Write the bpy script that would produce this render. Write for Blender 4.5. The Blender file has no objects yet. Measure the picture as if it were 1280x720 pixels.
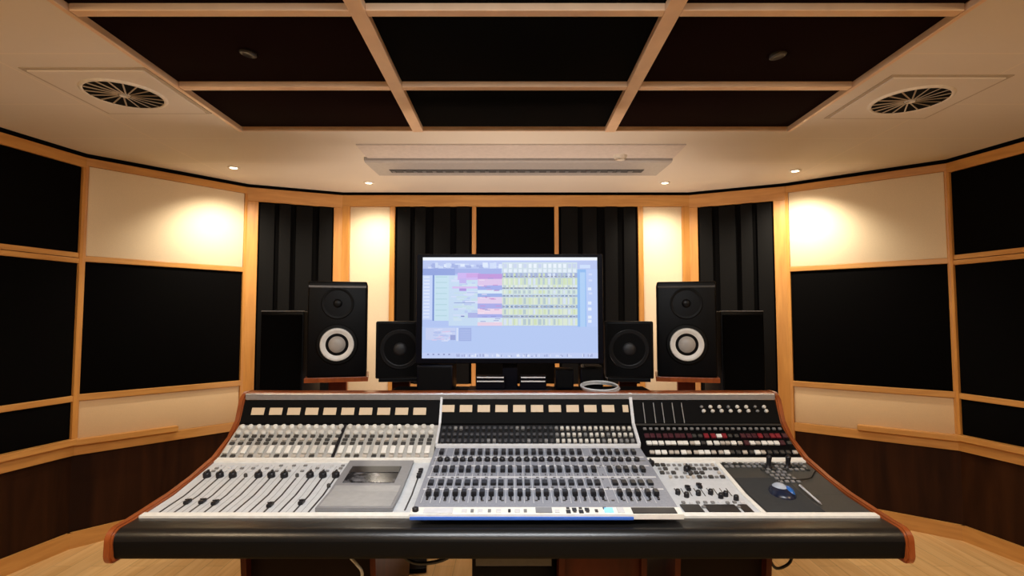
import bpy, bmesh, math, random
from mathutils import Vector, Matrix, Euler
random.seed(7)
D = bpy.data
C = bpy.context.scene.collection
PI = math.pi

# ------------------------------------------------------------------ materials
def newmat(name):
    m = D.materials.new(name); m.use_nodes = True
    nt = m.node_tree
    return m, nt, nt.nodes['Principled BSDF']

def plain(name, col, rough=0.5, metal=0.0, spec=0.5, noise=0.06, scale=40, bump=0.0, coat=0.0):
    """a procedural material: colour with a little noise in it, optional fine bump"""
    m, nt, b = newmat(name)
    tc = nt.nodes.new('ShaderNodeTexCoord')
    n = nt.nodes.new('ShaderNodeTexNoise'); n.inputs['Scale'].default_value = scale; n.inputs['Detail'].default_value = 3
    nt.links.new(tc.outputs['Object'], n.inputs['Vector'])
    r = nt.nodes.new('ShaderNodeValToRGB')
    r.color_ramp.elements[0].position = 0.3; r.color_ramp.elements[1].position = 0.7
    r.color_ramp.elements[0].color = tuple(c*(1-noise) for c in col) + (1,)
    r.color_ramp.elements[1].color = tuple(min(1, c*(1+noise)) for c in col) + (1,)
    nt.links.new(n.outputs['Fac'], r.inputs['Fac'])
    nt.links.new(r.outputs['Color'], b.inputs['Base Color'])
    b.inputs['Roughness'].default_value = rough
    b.inputs['Metallic'].default_value = metal
    b.inputs['Specular IOR Level'].default_value = spec
    if coat:
        b.inputs['Coat Weight'].default_value = coat; b.inputs['Coat Roughness'].default_value = 0.15
    if bump:
        bp = nt.nodes.new('ShaderNodeBump'); bp.inputs['Strength'].default_value = bump; bp.inputs['Distance'].default_value = 0.002
        nt.links.new(n.outputs['Fac'], bp.inputs['Height']); nt.links.new(bp.outputs['Normal'], b.inputs['Normal'])
    return m

def wood(name, c1, c2, scale=(30, 30, 2.5), rough=0.4, spec=0.5, planks=None, dark=0.35):
    """streaky grain along the axis with the small scale; planks = (scale vector, offset) darker joints"""
    m, nt, b = newmat(name)
    tc = nt.nodes.new('ShaderNodeTexCoord')
    mp = nt.nodes.new('ShaderNodeMapping'); mp.inputs['Scale'].default_value = scale
    nt.links.new(tc.outputs['Object'], mp.inputs['Vector'])
    n = nt.nodes.new('ShaderNodeTexNoise'); n.inputs['Scale'].default_value = 1.0; n.inputs['Detail'].default_value = 5
    n.inputs['Distortion'].default_value = 0.6
    nt.links.new(mp.outputs['Vector'], n.inputs['Vector'])
    r = nt.nodes.new('ShaderNodeValToRGB')
    r.color_ramp.elements[0].position = 0.32; r.color_ramp.elements[1].position = 0.68
    r.color_ramp.elements[0].color = c1 + (1,); r.color_ramp.elements[1].color = c2 + (1,)
    nt.links.new(n.outputs['Fac'], r.inputs['Fac'])
    out = r.outputs['Color']
    if planks:
        axis_uv, bw, rh, mortar = planks
        sx = nt.nodes.new('ShaderNodeSeparateXYZ'); nt.links.new(tc.outputs['Object'], sx.inputs[0])
        cb = nt.nodes.new('ShaderNodeCombineXYZ')
        nt.links.new(sx.outputs[axis_uv[0]], cb.inputs[0]); nt.links.new(sx.outputs[axis_uv[1]], cb.inputs[1])
        bk = nt.nodes.new('ShaderNodeTexBrick')
        bk.inputs['Scale'].default_value = 1.0; bk.inputs['Brick Width'].default_value = bw; bk.inputs['Row Height'].default_value = rh
        bk.inputs['Mortar Size'].default_value = mortar
        bk.inputs['Color1'].default_value = (1, 1, 1, 1); bk.inputs['Color2'].default_value = (.90, .89, .87, 1)
        bk.inputs['Mortar'].default_value = (dark, dark, dark, 1)
        nt.links.new(cb.outputs[0], bk.inputs['Vector'])
        mx = nt.nodes.new('ShaderNodeMix'); mx.data_type = 'RGBA'; mx.blend_type = 'MULTIPLY'; mx.inputs['Factor'].default_value = 1
        nt.links.new(out, mx.inputs['A']); nt.links.new(bk.outputs['Color'], mx.inputs['B'])
        out = mx.outputs['Result']
    nt.links.new(out, b.inputs['Base Color'])
    b.inputs['Roughness'].default_value = rough; b.inputs['Specular IOR Level'].default_value = spec
    return m

def emit(name, col, strength):
    m, nt, b = newmat(name)
    b.inputs['Base Color'].default_value = col + (1,)
    b.inputs['Emission Color'].default_value = col + (1,)
    b.inputs['Emission Strength'].default_value = strength
    return m

def fabric(name, col, scale=220, rough=0.95, spec=0.05):
    return plain(name, col, rough=rough, spec=spec, noise=0.04, scale=scale, bump=0.15)

M = dict(
    maple=wood('maple', (.49, .205, .042), (.65, .31, .072), scale=(22, 22, 2.0)),
    maple_flat=wood('maple_flat', (.50, .225, .052), (.62, .31, .082), scale=(3, 3, 30)),
    beam=wood('beam_wood', (.72, .49, .31), (.80, .56, .36), scale=(8, 8, 8)),
    walnut=wood('walnut', (.014, .0040, .0012), (.036, .0115, .0032), scale=(9, 9, .8), rough=.55, spec=.12),
    cherry=wood('cherry', (.22, .047, .009), (.34, .080, .016), scale=(30, 4, 8), rough=.3, spec=.6),
    cherry_dark=wood('cherry_dark', (.045, .009, .003), (.085, .017, .005), scale=(16, 16, 2), rough=.5, spec=.15),
    oak_floor=wood('oak_floor', (.70, .415, .16), (.84, .545, .245), scale=(26, 1.6, 26), rough=.38, planks=((1, 0), 1.4, .12, .0018), dark=.55),
    cream=fabric('cream_fabric', (.80, .66, .455)),
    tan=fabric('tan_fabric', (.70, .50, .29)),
    black_fab=fabric('black_fabric', (.0016, .0014, .0014)),
    cloud=fabric('dark_ceiling_fabric', (.0065, .0016, .0010)),
    cloud_mid=fabric('black_ceiling_fabric', (.0015, .0014, .0014)),
    fin=fabric('fin_fabric', (.0065, .0062, .006), rough=.8),
    gap=plain('shadow_gap_black', (.002, .0018, .0018), rough=.95, spec=.05),
    white_fix=plain('fixture_white', (.74, .68, .58), rough=.5),
    grey_vent=plain('vent_grey', (.38, .36, .345), rough=.5),
    dark_hole=plain('duct_black', (.006, .006, .006), rough=.9, spec=.1),
    leather=plain('black_leather', (.007, .007, .007), rough=.30, spec=.5, scale=260, bump=.12, noise=.15),
    console_white=plain('console_white', (.58, .605, .63), rough=.45),
    console_grey=plain('console_grey', (.25, .265, .31), rough=.45, noise=.1, scale=120),
    console_black=plain('console_black', (.0026, .0026, .003), rough=.6, spec=.07),
    desk_grey=plain('desk_grey', (.036, .038, .037), rough=.5),
    pad=plain('pad_grey', (.026, .029, .031), rough=.8),
    steel=plain('brushed_steel', (.50, .50, .52), rough=.35, metal=.7),
    silver=plain('silver_plastic', (.62, .63, .65), rough=.35),
    panel_grey=plain('panel_grey', (.22, .225, .24), rough=.4),
    key_light=plain('key_light', (.62, .60, .55), rough=.45),
    key_beige=plain('key_beige', (.50, .45, .39), rough=.5),
    key_white=plain('key_white', (.80, .79, .74), rough=.4),
    key_dark=plain('key_dark', (.045, .043, .04), rough=.5),
    key_black=plain('key_black', (.009, .009, .012), rough=.38),
    key_red=plain('key_red', (.20, .012, .022), rough=.4),
    key_wine=plain('key_wine', (.055, .012, .020), rough=.4),
    key_grey=plain('key_grey', (.20, .20, .20), rough=.45),
    meter=emit('meter_face', (.62, .48, .32), .05),
    led_warm=emit('led_warm', (.9, .85, .75), .55),
    bluelip=emit('blue_edge', (.03, .12, .50), .12),
    lcd_blue=emit('lcd_blue', (.22, .55, .85), .7),
    speaker_black=plain('speaker_black', (.0028, .0028, .0034), rough=.45, spec=.12, scale=150, bump=.06),
    speaker_edge=plain('speaker_edge', (.06, .06, .06), rough=.4),
    highlight_edge=plain('highlight_edge', (.20, .20, .205), rough=.35),  # grey with the top-edge highlight put into its colour
    rubber=plain('rubber', (.002, .002, .002), rough=.5, spec=.15),
    cone_black=plain('cone_black', (.005, .005, .006), rough=.4, spec=.2),
    cone_white=plain('cone_white', (.78, .76, .72), rough=.35),
    cone_grey=plain('cone_grey', (.40, .37, .34), rough=.4),
    bezel=plain('bezel', (.0018, .002, .005), rough=.4, spec=.1),
    cable_grey=plain('cable_grey', (.52, .54, .56), rough=.4),
    cable_black=plain('cable_black', (.01, .01, .01), rough=.5),
    lamp_on=emit('lamp_on', (1.0, .86, .62), 14.0),
    mouse_blue=plain('mouse_blue', (.02, .12, .42), rough=.2, coat=.5),
    tile_ceiling=None,
)

def ceiling_mat():
    m, nt, b = newmat('ceiling_paint')
    tc = nt.nodes.new('ShaderNodeTexCoord'); s = nt.nodes.new('ShaderNodeSeparateXYZ')
    nt.links.new(tc.outputs['Object'], s.inputs[0])
    def math_(op, a, bb=None):
        n = nt.nodes.new('ShaderNodeMath'); n.operation = op
        if hasattr(a, 'links'): nt.links.new(a, n.inputs[0])
        else: n.inputs[0].default_value = a
        if bb is not None:
            if hasattr(bb, 'links'): nt.links.new(bb, n.inputs[1])
            else: n.inputs[1].default_value = bb
        return n.outputs[0]
    ax = math_('ABSOLUTE', s.outputs[0])
    lx = math_('LESS_THAN', math_('ABSOLUTE', math_('SUBTRACT', ax, 2.30)), .005)
    my = math_('MODULO', math_('ADD', s.outputs[1], 10.02), .56)
    ly = math_('MULTIPLY', math_('LESS_THAN', my, .010), math_('GREATER_THAN', ax, 1.72))
    l = math_('MAXIMUM', lx, ly)
    n = nt.nodes.new('ShaderNodeTexNoise'); n.inputs['Scale'].default_value = 2.5
    nt.links.new(tc.outputs['Object'], n.inputs['Vector'])
    r = nt.nodes.new('ShaderNodeValToRGB')
    r.color_ramp.elements[0].color = (.68, .61, .515, 1); r.color_ramp.elements[1].color = (.73, .66, .56, 1)
    nt.links.new(n.outputs['Fac'], r.inputs['Fac'])
    mx = nt.nodes.new('ShaderNodeMix'); mx.data_type = 'RGBA'
    nt.links.new(math_('MULTIPLY', l, .45), mx.inputs['Factor']); nt.links.new(r.outputs['Color'], mx.inputs['A'])
    mx.inputs['B'].default_value = (.84, .73, .58, 1)
    nt.links.new(mx.outputs['Result'], b.inputs['Base Color'])
    b.inputs['Roughness'].default_value = .75
    return m
M['tile_ceiling'] = ceiling_mat()

# ------------------------------------------------------------------ mesh helpers
class MB:
    """collects shapes, then links them as ONE mesh object"""
    def __init__(s): s.bm = bmesh.new(); s.mats = []
    def mi(s, mat):
        if mat is None: return 0
        if mat not in s.mats: s.mats.append(mat)
        return s.mats.index(mat)
    def _fin(s, verts, mat):
        i = s.mi(mat)
        fs = set()
        for v in verts:
            for f in v.link_faces: fs.add(f)
        for f in fs: f.material_index = i
    def box(s, x0, x1, y0, y1, z0, z1, bevel=0.0, mat=None, mtx=None, seg=2):
        r = bmesh.ops.create_cube(s.bm, size=1.0)
        vs = r['verts']
        for v in vs:
            v.co = Vector((x0 + (v.co.x+.5)*(x1-x0), y0 + (v.co.y+.5)*(y1-y0), z0 + (v.co.z+.5)*(z1-z0)))
        if bevel:
            es = list({e for v in vs for e in v.link_edges})
            rb = bmesh.ops.bevel(s.bm, geom=es, offset=bevel, segments=seg, affect='EDGES', profile=.5)
            vs = list({v for f in rb['faces'] for v in f.verts} | {v for v in vs if v.is_valid})
        if mtx:
            for v in vs: v.co = mtx @ v.co
        s._fin(vs, mat); return s
    def cyl(s, c, r, h, axis='Z', seg=20, r2=None, mat=None, mtx=None):
        rr = bmesh.ops.create_cone(s.bm, cap_ends=True, segments=seg, radius1=r, radius2=r if r2 is None else r2, depth=h)
        vs = rr['verts']
        rot = {'Z': Matrix.Identity(3), 'Y': Matrix.Rotation(PI/2, 3, 'X'), 'X': Matrix.Rotation(PI/2, 3, 'Y')}[axis]
        for v in vs:
            v.co = rot @ v.co + Vector(c)
            if mtx: v.co = mtx @ v.co
        s._fin(vs, mat); return s
    def lathe(s, prof, seg=32, mat=None, mtx=None):
        """prof: list of (r, h) about local Z"""
        rings = []
        for r, h in prof:
            if r < 1e-6: rings.append([s.bm.verts.new((0, 0, h))])
            else: rings.append([s.bm.verts.new((r*math.cos(2*PI*k/seg), r*math.sin(2*PI*k/seg), h)) for k in range(seg)])
        fs = []
        for a, b in zip(rings, rings[1:]):
            for k in range(seg):
                k2 = (k+1) % seg
                if len(a) == 1 and len(b) == 1: continue
                if len(a) == 1: fs.append(s.bm.faces.new((a[0], b[k], b[k2])))
                elif len(b) == 1: fs.append(s.bm.faces.new((a[k], a[k2], b[0])))
                else: fs.append(s.bm.faces.new((a[k], a[k2], b[k2], b[k])))
        i = s.mi(mat)
        for f in fs: f.material_index = i; f.smooth = True
        if mtx:
            for ring in rings:
                for v in ring: v.co = mtx @ v.co
        return s
    def prism(s, prof, x0, x1, mat=None, mtx=None):
        """closed (y, z) outline extruded along X"""
        a = [s.bm.verts.new((x0, y, z)) for y, z in prof]; b = [s.bm.verts.new((x1, y, z)) for y, z in prof]
        n = len(prof); fs = [s.bm.faces.new(a), s.bm.faces.new(b[::-1])]
        for k in range(n): fs.append(s.bm.faces.new((a[k], b[k], b[(k+1) % n], a[(k+1) % n])))
        bmesh.ops.recalc_face_normals(s.bm, faces=fs)
        i = s.mi(mat)
        for f in fs: f.material_index = i
        if mtx:
            for v in a+b: v.co = mtx @ v.co
        return s
    def plan(s, pts, z0, z1, mat=None):
        """closed (x, y) outline extruded upward"""
        a = [s.bm.verts.new((x, y, z0)) for x, y in pts]; b = [s.bm.verts.new((x, y, z1)) for x, y in pts]
        n = len(pts); fs = [s.bm.faces.new(a), s.bm.faces.new(b)]
        for k in range(n): fs.append(s.bm.faces.new((a[k], b[k], b[(k+1) % n], a[(k+1) % n])))
        bmesh.ops.recalc_face_normals(s.bm, faces=fs)
        i = s.mi(mat)
        for f in fs: f.material_index = i
        return s
    def mesh(s, name, mat=None, org=(0, 0, 0), smooth=None):
        me = D.meshes.new(name)
        for v in s.bm.verts: v.co = v.co - Vector(org)
        s.bm.to_mesh(me); s.bm.free()
        for m in (s.mats or [mat]): me.materials.append(m)
        if smooth is not None:
            for p in me.polygons: p.use_smooth = True
            me.set_sharp_from_angle(angle=math.radians(smooth))
        return me

def wloc(o):
    v = Vector((0, 0, 0)); q = o
    while q: v += q.location; q = q.parent
    return v

def link(name, me, parent=None, loc=None, rot=None):
    o = D.objects.new(name, me); C.objects.link(o)
    if parent: o.parent = parent
    if loc is not None: o.location = loc
    if rot is not None: o.rotation_euler = rot
    return o

def part(name, mb, mat, parent, label=None, smooth=None, kind=None):
    """mesh written in world coordinates, hung under a parent that is not rotated"""
    o = link(name, mb.mesh(name, mat, org=wloc(parent), smooth=smooth), parent)
    if label: o['label'] = label
    if kind: o['kind'] = kind
    return o

def tag(o, label, cat, group=None, kind=None):
    o['label'] = label; o['category'] = cat
    if group: o['group'] = group
    if kind: o['kind'] = kind
    return o

def thing(name, label, cat, loc=(0, 0, 0), group=None, rz=0):
    o = D.objects.new(name, None); C.objects.link(o); o.location = loc; o.rotation_euler = (0, 0, rz)
    o.empty_display_size = .1
    return tag(o, label, cat, group)

def struct(name, mb, mat, smooth=None):
    o = link(name, mb.mesh(name, mat, smooth=smooth)); o['kind'] = 'structure'; return o

def single(name, mb, mat, org, label, cat, group=None, smooth=None):
    o = link(name, mb.mesh(name, mat, org=org, smooth=smooth), loc=org); return tag(o, label, cat, group)

def tube(name, pts, r, mat, parent=None, org=(0, 0, 0), seg=8, sub=6):
    """a round cable swept through the points (Catmull-Rom), as a mesh"""
    P = [Vector(p)-Vector(org) for p in pts]
    P = [P[0]*2-P[1]]+P+[P[-1]*2-P[-2]]
    path = []
    for k in range(1, len(P)-2):
        a, b, c, d = P[k-1:k+3]
        for q in range(sub):
            t = q/sub
            path.append(.5*((2*b)+(c-a)*t+(2*a-5*b+4*c-d)*t*t+(3*b-a-3*c+d)*t**3))
    path.append(P[-2])
    bm = bmesh.new(); rings = []; up = Vector((.31, .17, .93)).normalized()
    for k, p in enumerate(path):
        t = (path[min(k+1, len(path)-1)]-path[max(k-1, 0)]).normalized()
        up = (up-t*up.dot(t)).normalized(); sd = t.cross(up)
        rings.append([bm.verts.new(p+(up*math.cos(2*PI*q/seg)+sd*math.sin(2*PI*q/seg))*r) for q in range(seg)])
    for a, b in zip(rings, rings[1:]):
        for q in range(seg): bm.faces.new((a[q], a[(q+1) % seg], b[(q+1) % seg], b[q])).smooth = True
    bm.faces.new(rings[0][::-1]); bm.faces.new(rings[-1])
    me = D.meshes.new(name); bm.to_mesh(me); bm.free(); me.materials.append(mat)
    o = D.objects.new(name, me); C.objects.link(o)
    if parent: o.parent = parent
    else: o.location = org
    return o

# ------------------------------------------------------------------ room shell
H = 2.70
L = [(-3.30, -2.5), (-3.30, 2.30), (-3.00, 3.76), (-2.276, 4.633), (-1.545, 4.945)]
R = [(3.46, -2.5), (3.46, 2.55), (3.17, 3.90), (2.331, 4.605), (1.614, 4.945)]

fl = MB(); fl.box(-3.7, 3.8, -2.7, 5.2, -.10, 0)
struct('floor', fl, M['oak_floor'])

X0, X1, XA, XB = -1.67, 1.705, -.578, .603           # the dark ceiling grid
YN, YF = 1.32, 3.285
ce = MB()
for x0, x1, y0, y1 in ((-3.7, X0, -2.7, 5.2), (X1, 3.8, -2.7, 5.2), (X0, X1, YF, 5.2), (X0, X1, -2.7, YN)):
    ce.box(x0, x1, y0, y1, H, H+.10)
ce.box(X0, X1, YN, YF, H+.06, H+.10)
struct('ceiling', ce, M['tile_ceiling'])

class Seg:
    """one straight run of wall; u in metres from P, d = distance into the room"""
    def __init__(s, P, Q):
        s.P = Vector((P[0], P[1], 0)); s.Q = Vector((Q[0], Q[1], 0))
        s.t = (s.Q-s.P).normalized(); s.len = (s.Q-s.P).length
        s.n = Vector((-s.t.y, s.t.x, 0))
        if s.n.dot(Vector((0, 1.5, 0))-s.P) < 0: s.n = -s.n
    def pt(s, u, d): return s.P + s.t*u + s.n*d
    def quad(s, mb, u0, u1, d0, d1, z0, z1, mat=None):
        p = [s.pt(u0, d0), s.pt(u1, d0), s.pt(u1, d1), s.pt(u0, d1)]
        mb.plan([(q.x, q.y) for q in p], z0, z1, mat)
    def bevbox(s, mb, u0, u1, d0, d1, z0, z1, bev, mat=None):
        mtx = Matrix(((s.t.x, s.n.x, 0, s.P.x), (s.t.y, s.n.y, 0, s.P.y), (0, 0, 1, 0), (0, 0, 0, 1)))
        mb.box(u0, u1, d0, d1, z0, z1, bevel=bev, mat=mat, mtx=mtx)

segL = [Seg(L[i], L[i+1]) for i in range(4)]
segR = [Seg(R[i], R[i+1]) for i in range(4)]
segF = Seg(L[4], R[4])
segBk = Seg(L[0], R[0])

for side, segs in (('left', segL), ('right', segR)):
    w = MB()
    for s in segs: s.quad(w, -.04, s.len+.04, -.12, -.002, 0, H)
    o = struct('wall_'+side, w, plain('wall_plaster_'+side, (.42, .33, .23), rough=.9))
    wn = MB()
    for i, s in enumerate(segs): s.quad(wn, 0 if i else 0, s.len, -.002, .006, .02, .64)
    struct('wall_'+side+'_panelling', wn, M['walnut'])
    bb = MB()
    for s in segs: s.quad(bb, -.004, s.len+.004, .006, .028, 0, .105)
    struct('baseboard_'+side, bb, M['maple_flat'])
w = MB(); segF.quad(w, -.05, segF.len+.05, -.12, -.002, 0, H); struct('wall_front', w, plain('wall_plaster_front', (.42, .33, .23), rough=.9))
w = MB(); segF.quad(w, 0, segF.len, -.002, .006, .02, .90); struct('wall_front_panelling', w, M['walnut'])
w = MB(); segF.quad(w, 0, segF.len, .006, .028, 0, .105); struct('baseboard_front', w, M['maple_flat'])
w = MB(); segBk.quad(w, -.05, segBk.len+.05, -.12, 0, 0, H); struct('wall_back', w, fabric('wall_fabric_back', (.05, .035, .025)))

tn = [0]
def trim(seg, u0, u1, z0, z1, d1, mat='maple', d0=-.002, bev=.003):
    tn[0] += 1
    mb = MB(); seg.bevbox(mb, u0, u1, d0, d1, z0, z1, bev)
    return struct('trim_%d' % tn[0], mb, M[mat])

def plain_panel(seg, u0, u1, z0, z1, d, mat, label, group=None):
    mb = MB(); seg.bevbox(mb, u0, u1, -.001, d, z0, z1, .006)
    p = seg.pt((u0+u1)/2, 0)
    return single('acoustic_panel', mb, M[mat], (p.x, p.y, z0), label, 'acoustic panel', group, smooth=30)

# black shadow gap where the walls meet the ceiling
for segs, nm in ((segL, 'left'), (segR, 'right'), ([segF], 'front')):
    tn[0] += 1
    mb = MB()
    for s in segs: s.quad(mb, -.01, s.len+.01, -.002, .030, 2.672, H)
    struct('trim_%d' % tn[0], mb, M['gap'])

ZT, Z2, Z3, Z4 = 2.672, 1.965, 1.015, .62
for side, segs in (('left', segL), ('right', segR)):
    A, B, DF = segs[1], segs[2], segs[3]
    # run A (towards the camera): black panels only
    pw = .055
    trim(A, 0, A.len+.004, 2.60, ZT, .030, 'maple_flat')
    trim(A, 0, A.len-.012, Z2-.036, Z2-.002, .030, 'maple_flat'); trim(A, 0, A.len-.012, Z2+.002, Z2+.036, .024, 'maple_flat')
    trim(A, 0, A.len-.012, Z3-.03, Z3+.01, .030, 'maple_flat')
    trim(A, 0, A.len+.003, Z4, Z4+.075, .030, 'maple_flat'); trim(A, 0, A.len+.006, Z4+.075, Z4+.115, .060, 'maple_flat')
    trim(A, A.len-pw*.55, A.len+.010, Z4+.115, 2.60, .034)
    plain_panel(A, .01, A.len-pw*.55, Z2+.036, 2.60, .018, 'black_fab', 'upper black fabric panel next to the large cream one on the %s wall' % side)
    plain_panel(A, .01, A.len-pw*.55, Z3+.01, Z2-.036, .018, 'black_fab', 'tall black fabric panel at outer end of %s wall, between the wooden rails' % side)
    plain_panel(A, .01, A.len-pw*.55, Z4+.115, Z3-.03, .018, 'black_fab', 'low narrow black fabric panel above the wainscot at outer end of %s wall' % side)
    # run B
    trim(B, -.004, B.len+.002, 2.615, ZT, .030, 'maple_flat')
    trim(B, .020, B.len-.03, Z2-.022, Z2+.018, .030, 'maple_flat')
    trim(B, .020, B.len-.03, Z3-.028, Z3+.016, .034, 'maple_flat')
    trim(B, 0, B.len-.01, Z4, Z4+.07, .030, 'maple_flat'); trim(B, -.002, B.len*.56, Z4+.07, Z4+.11, .062, 'maple_flat')
    trim(B, -.010, .024, Z4+.07, 2.615, .034)
    trim(B, B.len-.035, B.len+.004, .09, 2.615, .034)
    plain_panel(B, .024, B.len-.035, Z2+.018, 2.615, .022, 'cream', 'large cream fabric panel lit by a downlight, high on the %s wall' % side)
    plain_panel(B, .024, B.len-.035, Z3+.016, Z2-.022, .016, 'black_fab', 'wide black fabric panel under the bright cream panel on the %s wall' % side)
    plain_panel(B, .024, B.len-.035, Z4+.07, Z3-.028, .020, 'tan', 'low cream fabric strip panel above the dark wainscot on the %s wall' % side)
    # the slatted black diffuser beside the front wall
    trim(DF, -.006, DF.len+.006, 2.555, ZT, .036, 'maple_flat')
    trim(DF, -.004, .088, .09, 2.555, .036)
    trim(DF, DF.len-.088, DF.len+.004, .09, 2.555, .036)
    p = DF.pt(DF.len/2, 0)
    t = thing('slat_diffuser', 'tall black slatted diffuser in a wooden frame, angled beside the %s wall' % side, 'acoustic diffuser', (p.x, p.y, .64), 'slatted diffusers')
    bk = MB(); DF.quad(bk, .088, DF.len-.088, .0, .012, .64, 2.555); part('backing', bk, M['gap'], t)
    wdt = DF.len-.176
    for (a, b, d) in ((.02, .21, .034), (.27, .42, .046), (.49, .71, .034), (.80, .98, .046)):
        fb = MB(); DF.bevbox(fb, .088+a*wdt, .088+b*wdt, .012, d, .64, 2.545, .005); part('fin', fb, M['fin'], t, smooth=30)

# front wall: posts at measured places, cream panels outside, black inside
def U(x): return x - L[4][0]
trim(segF, 0, segF.len, 2.57, ZT, .040, 'maple_flat')
for x, wd, z0 in ((-1.512, .066, .09), (-1.088, .045, .09), (-.345, .038, .09), (.405, .038, .09), (1.170, .045, .09), (1.582, .066, .09)):
    trim(segF, U(x)-wd/2, U(x)+wd/2, z0, 2.57, .040)
for x0, x1 in ((-1.065, -.365), (-.325, .385), (.425, 1.147)):
    trim(segF, U(x0), U(x1), .90, .965, .040, 'maple_flat')
plain_panel(segF, U(-1.479), U(-1.111), .90, 2.57, .02, 'cream', 'bright cream fabric strip on the front wall, left of the computer monitor')
plain_panel(segF, U(1.193), U(1.549), .90, 2.57, .02, 'cream', 'bright cream fabric strip on the front wall, right of the computer monitor')
plain_panel(segF, U(-.325), U(.385), .965, 2.57, .015, 'black_fab', 'flat black fabric panel on the front wall directly behind the monitor')
for x0, x1, fins, sd in ((-1.065, -.365, ((.03, .20, .034), (.26, .40, .044), (.50, .72, .034), (.80, .97, .044)), 'left'),
                         (.425, 1.147, ((.03, .24, .044), (.30, .48, .034), (.58, .74, .044), (.82, .97, .034)), 'right')):
    p = segF.pt(U((x0+x1)/2), 0)
    t = thing('slat_diffuser', 'black slatted diffuser on the front wall, behind the %s edge of the monitor' % sd, 'acoustic diffuser', (p.x, p.y, .965), 'slatted diffusers')
    bk = MB(); segF.quad(bk, U(x0), U(x1), 0, .012, .965, 2.57); part('backing', bk, M['gap'], t)
    for a, b, d in fins:
        fb = MB(); segF.bevbox(fb, U(x0)+a*(x1-x0), U(x0)+b*(x1-x0), .012, d, .965, 2.56, .005); part('fin', fb, M['fin'], t, smooth=30)

# ------------------------------------------------------------------ dark ceiling grid
rows = ((2.655, YF), (1.985, 2.655), (YN, 1.985))
rown = ('front row, nearest the air conditioner', 'deep middle row', 'row at the top edge of the view')
cols = ((X0, XA), (XA, XB), (XB, X1))
for j, (y0, y1) in enumerate(rows):
    for i, (x0, x1) in enumerate(cols):
        mb = MB(); mb.box(x0+.012, x1-.012, y0+.012, y1-.012, H+.022, H+.056, bevel=.006)
        lab = '%s fabric ceiling panel, %s of the %s' % ('black' if i == 1 else 'dark brown', ('left', 'centre', 'right')[i], rown[j])
        single('ceiling_panel', mb, M['cloud_mid' if i == 1 else 'cloud'], ((x0+x1)/2, (y0+y1)/2, H+.022), lab, 'ceiling panel', 'dark ceiling panels', smooth=30)
def beam(x0, x1, y0, y1, mat='beam', z0=H-.006):
    tn[0] += 1
    mb = MB(); mb.box(x0, x1, y0, y1, z0, H+.058, bevel=.003); struct('trim_%d' % tn[0], mb, M[mat])
for y in (2.655, 1.985):
    for x0, x1 in ((X0+.02, XA-.032), (XA+.032, XB-.032), (XB+.032, X1-.02)):
        beam(x0, x1, y-.022, y+.022)
    
for x in (XA, XB): beam(x-.032, x+.032, YN, YF+.006)
for x in (X0, X1): beam(x-.011, x+.011, YN, YF+.004, z0=H-.004)
for x0, x1 in ((X0+.016, XA-.032), (XA+.032, XB-.032), (XB+.032, X1-.016)): beam(x0, x1, YF-.001, YF+.004, z0=H-.001)

def aim(o, target):
    o.rotation_euler = (Vector(target)-o.location).to_track_quat('-Z', 'Y').to_euler()

for x, y, side, rx in ((-1.166, 2.34, 'left', .2), (1.184, 2.36, 'right', -.2)):
    t = thing('ceiling_spotlight', 'small unlit tilted spotlight in the dark brown ceiling panel, %s side' % side, 'spotlight', (x, y, H+.032), 'small spotlights in the dark ceiling grid')
    a = MB(); a.lathe([(0, .0), (.05, .0), (.055, -.006), (.046, -.012), (.040, -.012)], seg=24); 
    o = link('rim', a.mesh('rim', M['cloud']), t)
    mt = Matrix.Translation((0, 0, -.012)) @ Matrix.Rotation(rx, 4, 'Y')
    a = MB(); a.lathe([(.034, .01), (.038, -.004), (.030, -.010), (.022, -.006), (0, -.004)], seg=24, mtx=mt); link('lamp_head', a.mesh('lamp_head', M['key_black' if side == 'left' else 'key_dark']), t)

# round swirl vents in square plates
for x, y, side in ((-1.975, 2.715, 'left'), (2.085, 2.79, 'right')):
    t = thing('ceiling_vent', 'round swirl air vent with dark blades in a square plate, %s side of ceiling' % side, 'air vent', (x, y, H), 'round ceiling air vents')
    a = MB(); a.box(-.27, .27, -.26, .26, -.010, 0, bevel=.003); link('plate', a.mesh('plate', M['tile_ceiling']), t)
    a = MB(); a.box(-.29, .29, -.28, .28, -.004, .0); link('frame', a.mesh('frame', plain('vent_frame', (.46, .38, .28), rough=.6) if side == 'left' else D.materials['vent_frame']), t)
    a = MB(); a.cyl((0, 0, -.011), .172, .006, seg=48); link('opening', a.mesh('opening', M['dark_hole']), t)
    a = MB()
    a.lathe([(.168, -.010), (.172, -.018), (.184, -.018), (.190, -.010)], seg=48); link('ring', a.mesh('ring', M['white_fix']), t)
    a = MB(); a.lathe([(0, -.021), (.022, -.020), (.028, -.012)], seg=24); link('hub', a.mesh('hub', M['white_fix']), t)
    bl = MB()
    bl.box(.028, .170, -.0034, .0034, -.018, -.014); bm_ = bl.mesh('blade', plain('blade_paint', (.42, .35, .26), rough=.5) if side == 'left' else D.materials['blade_paint'])
    for k in range(18):
        o = link('blade', bm_, t, rot=(.45, 0, 2*PI*k/18))

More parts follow.
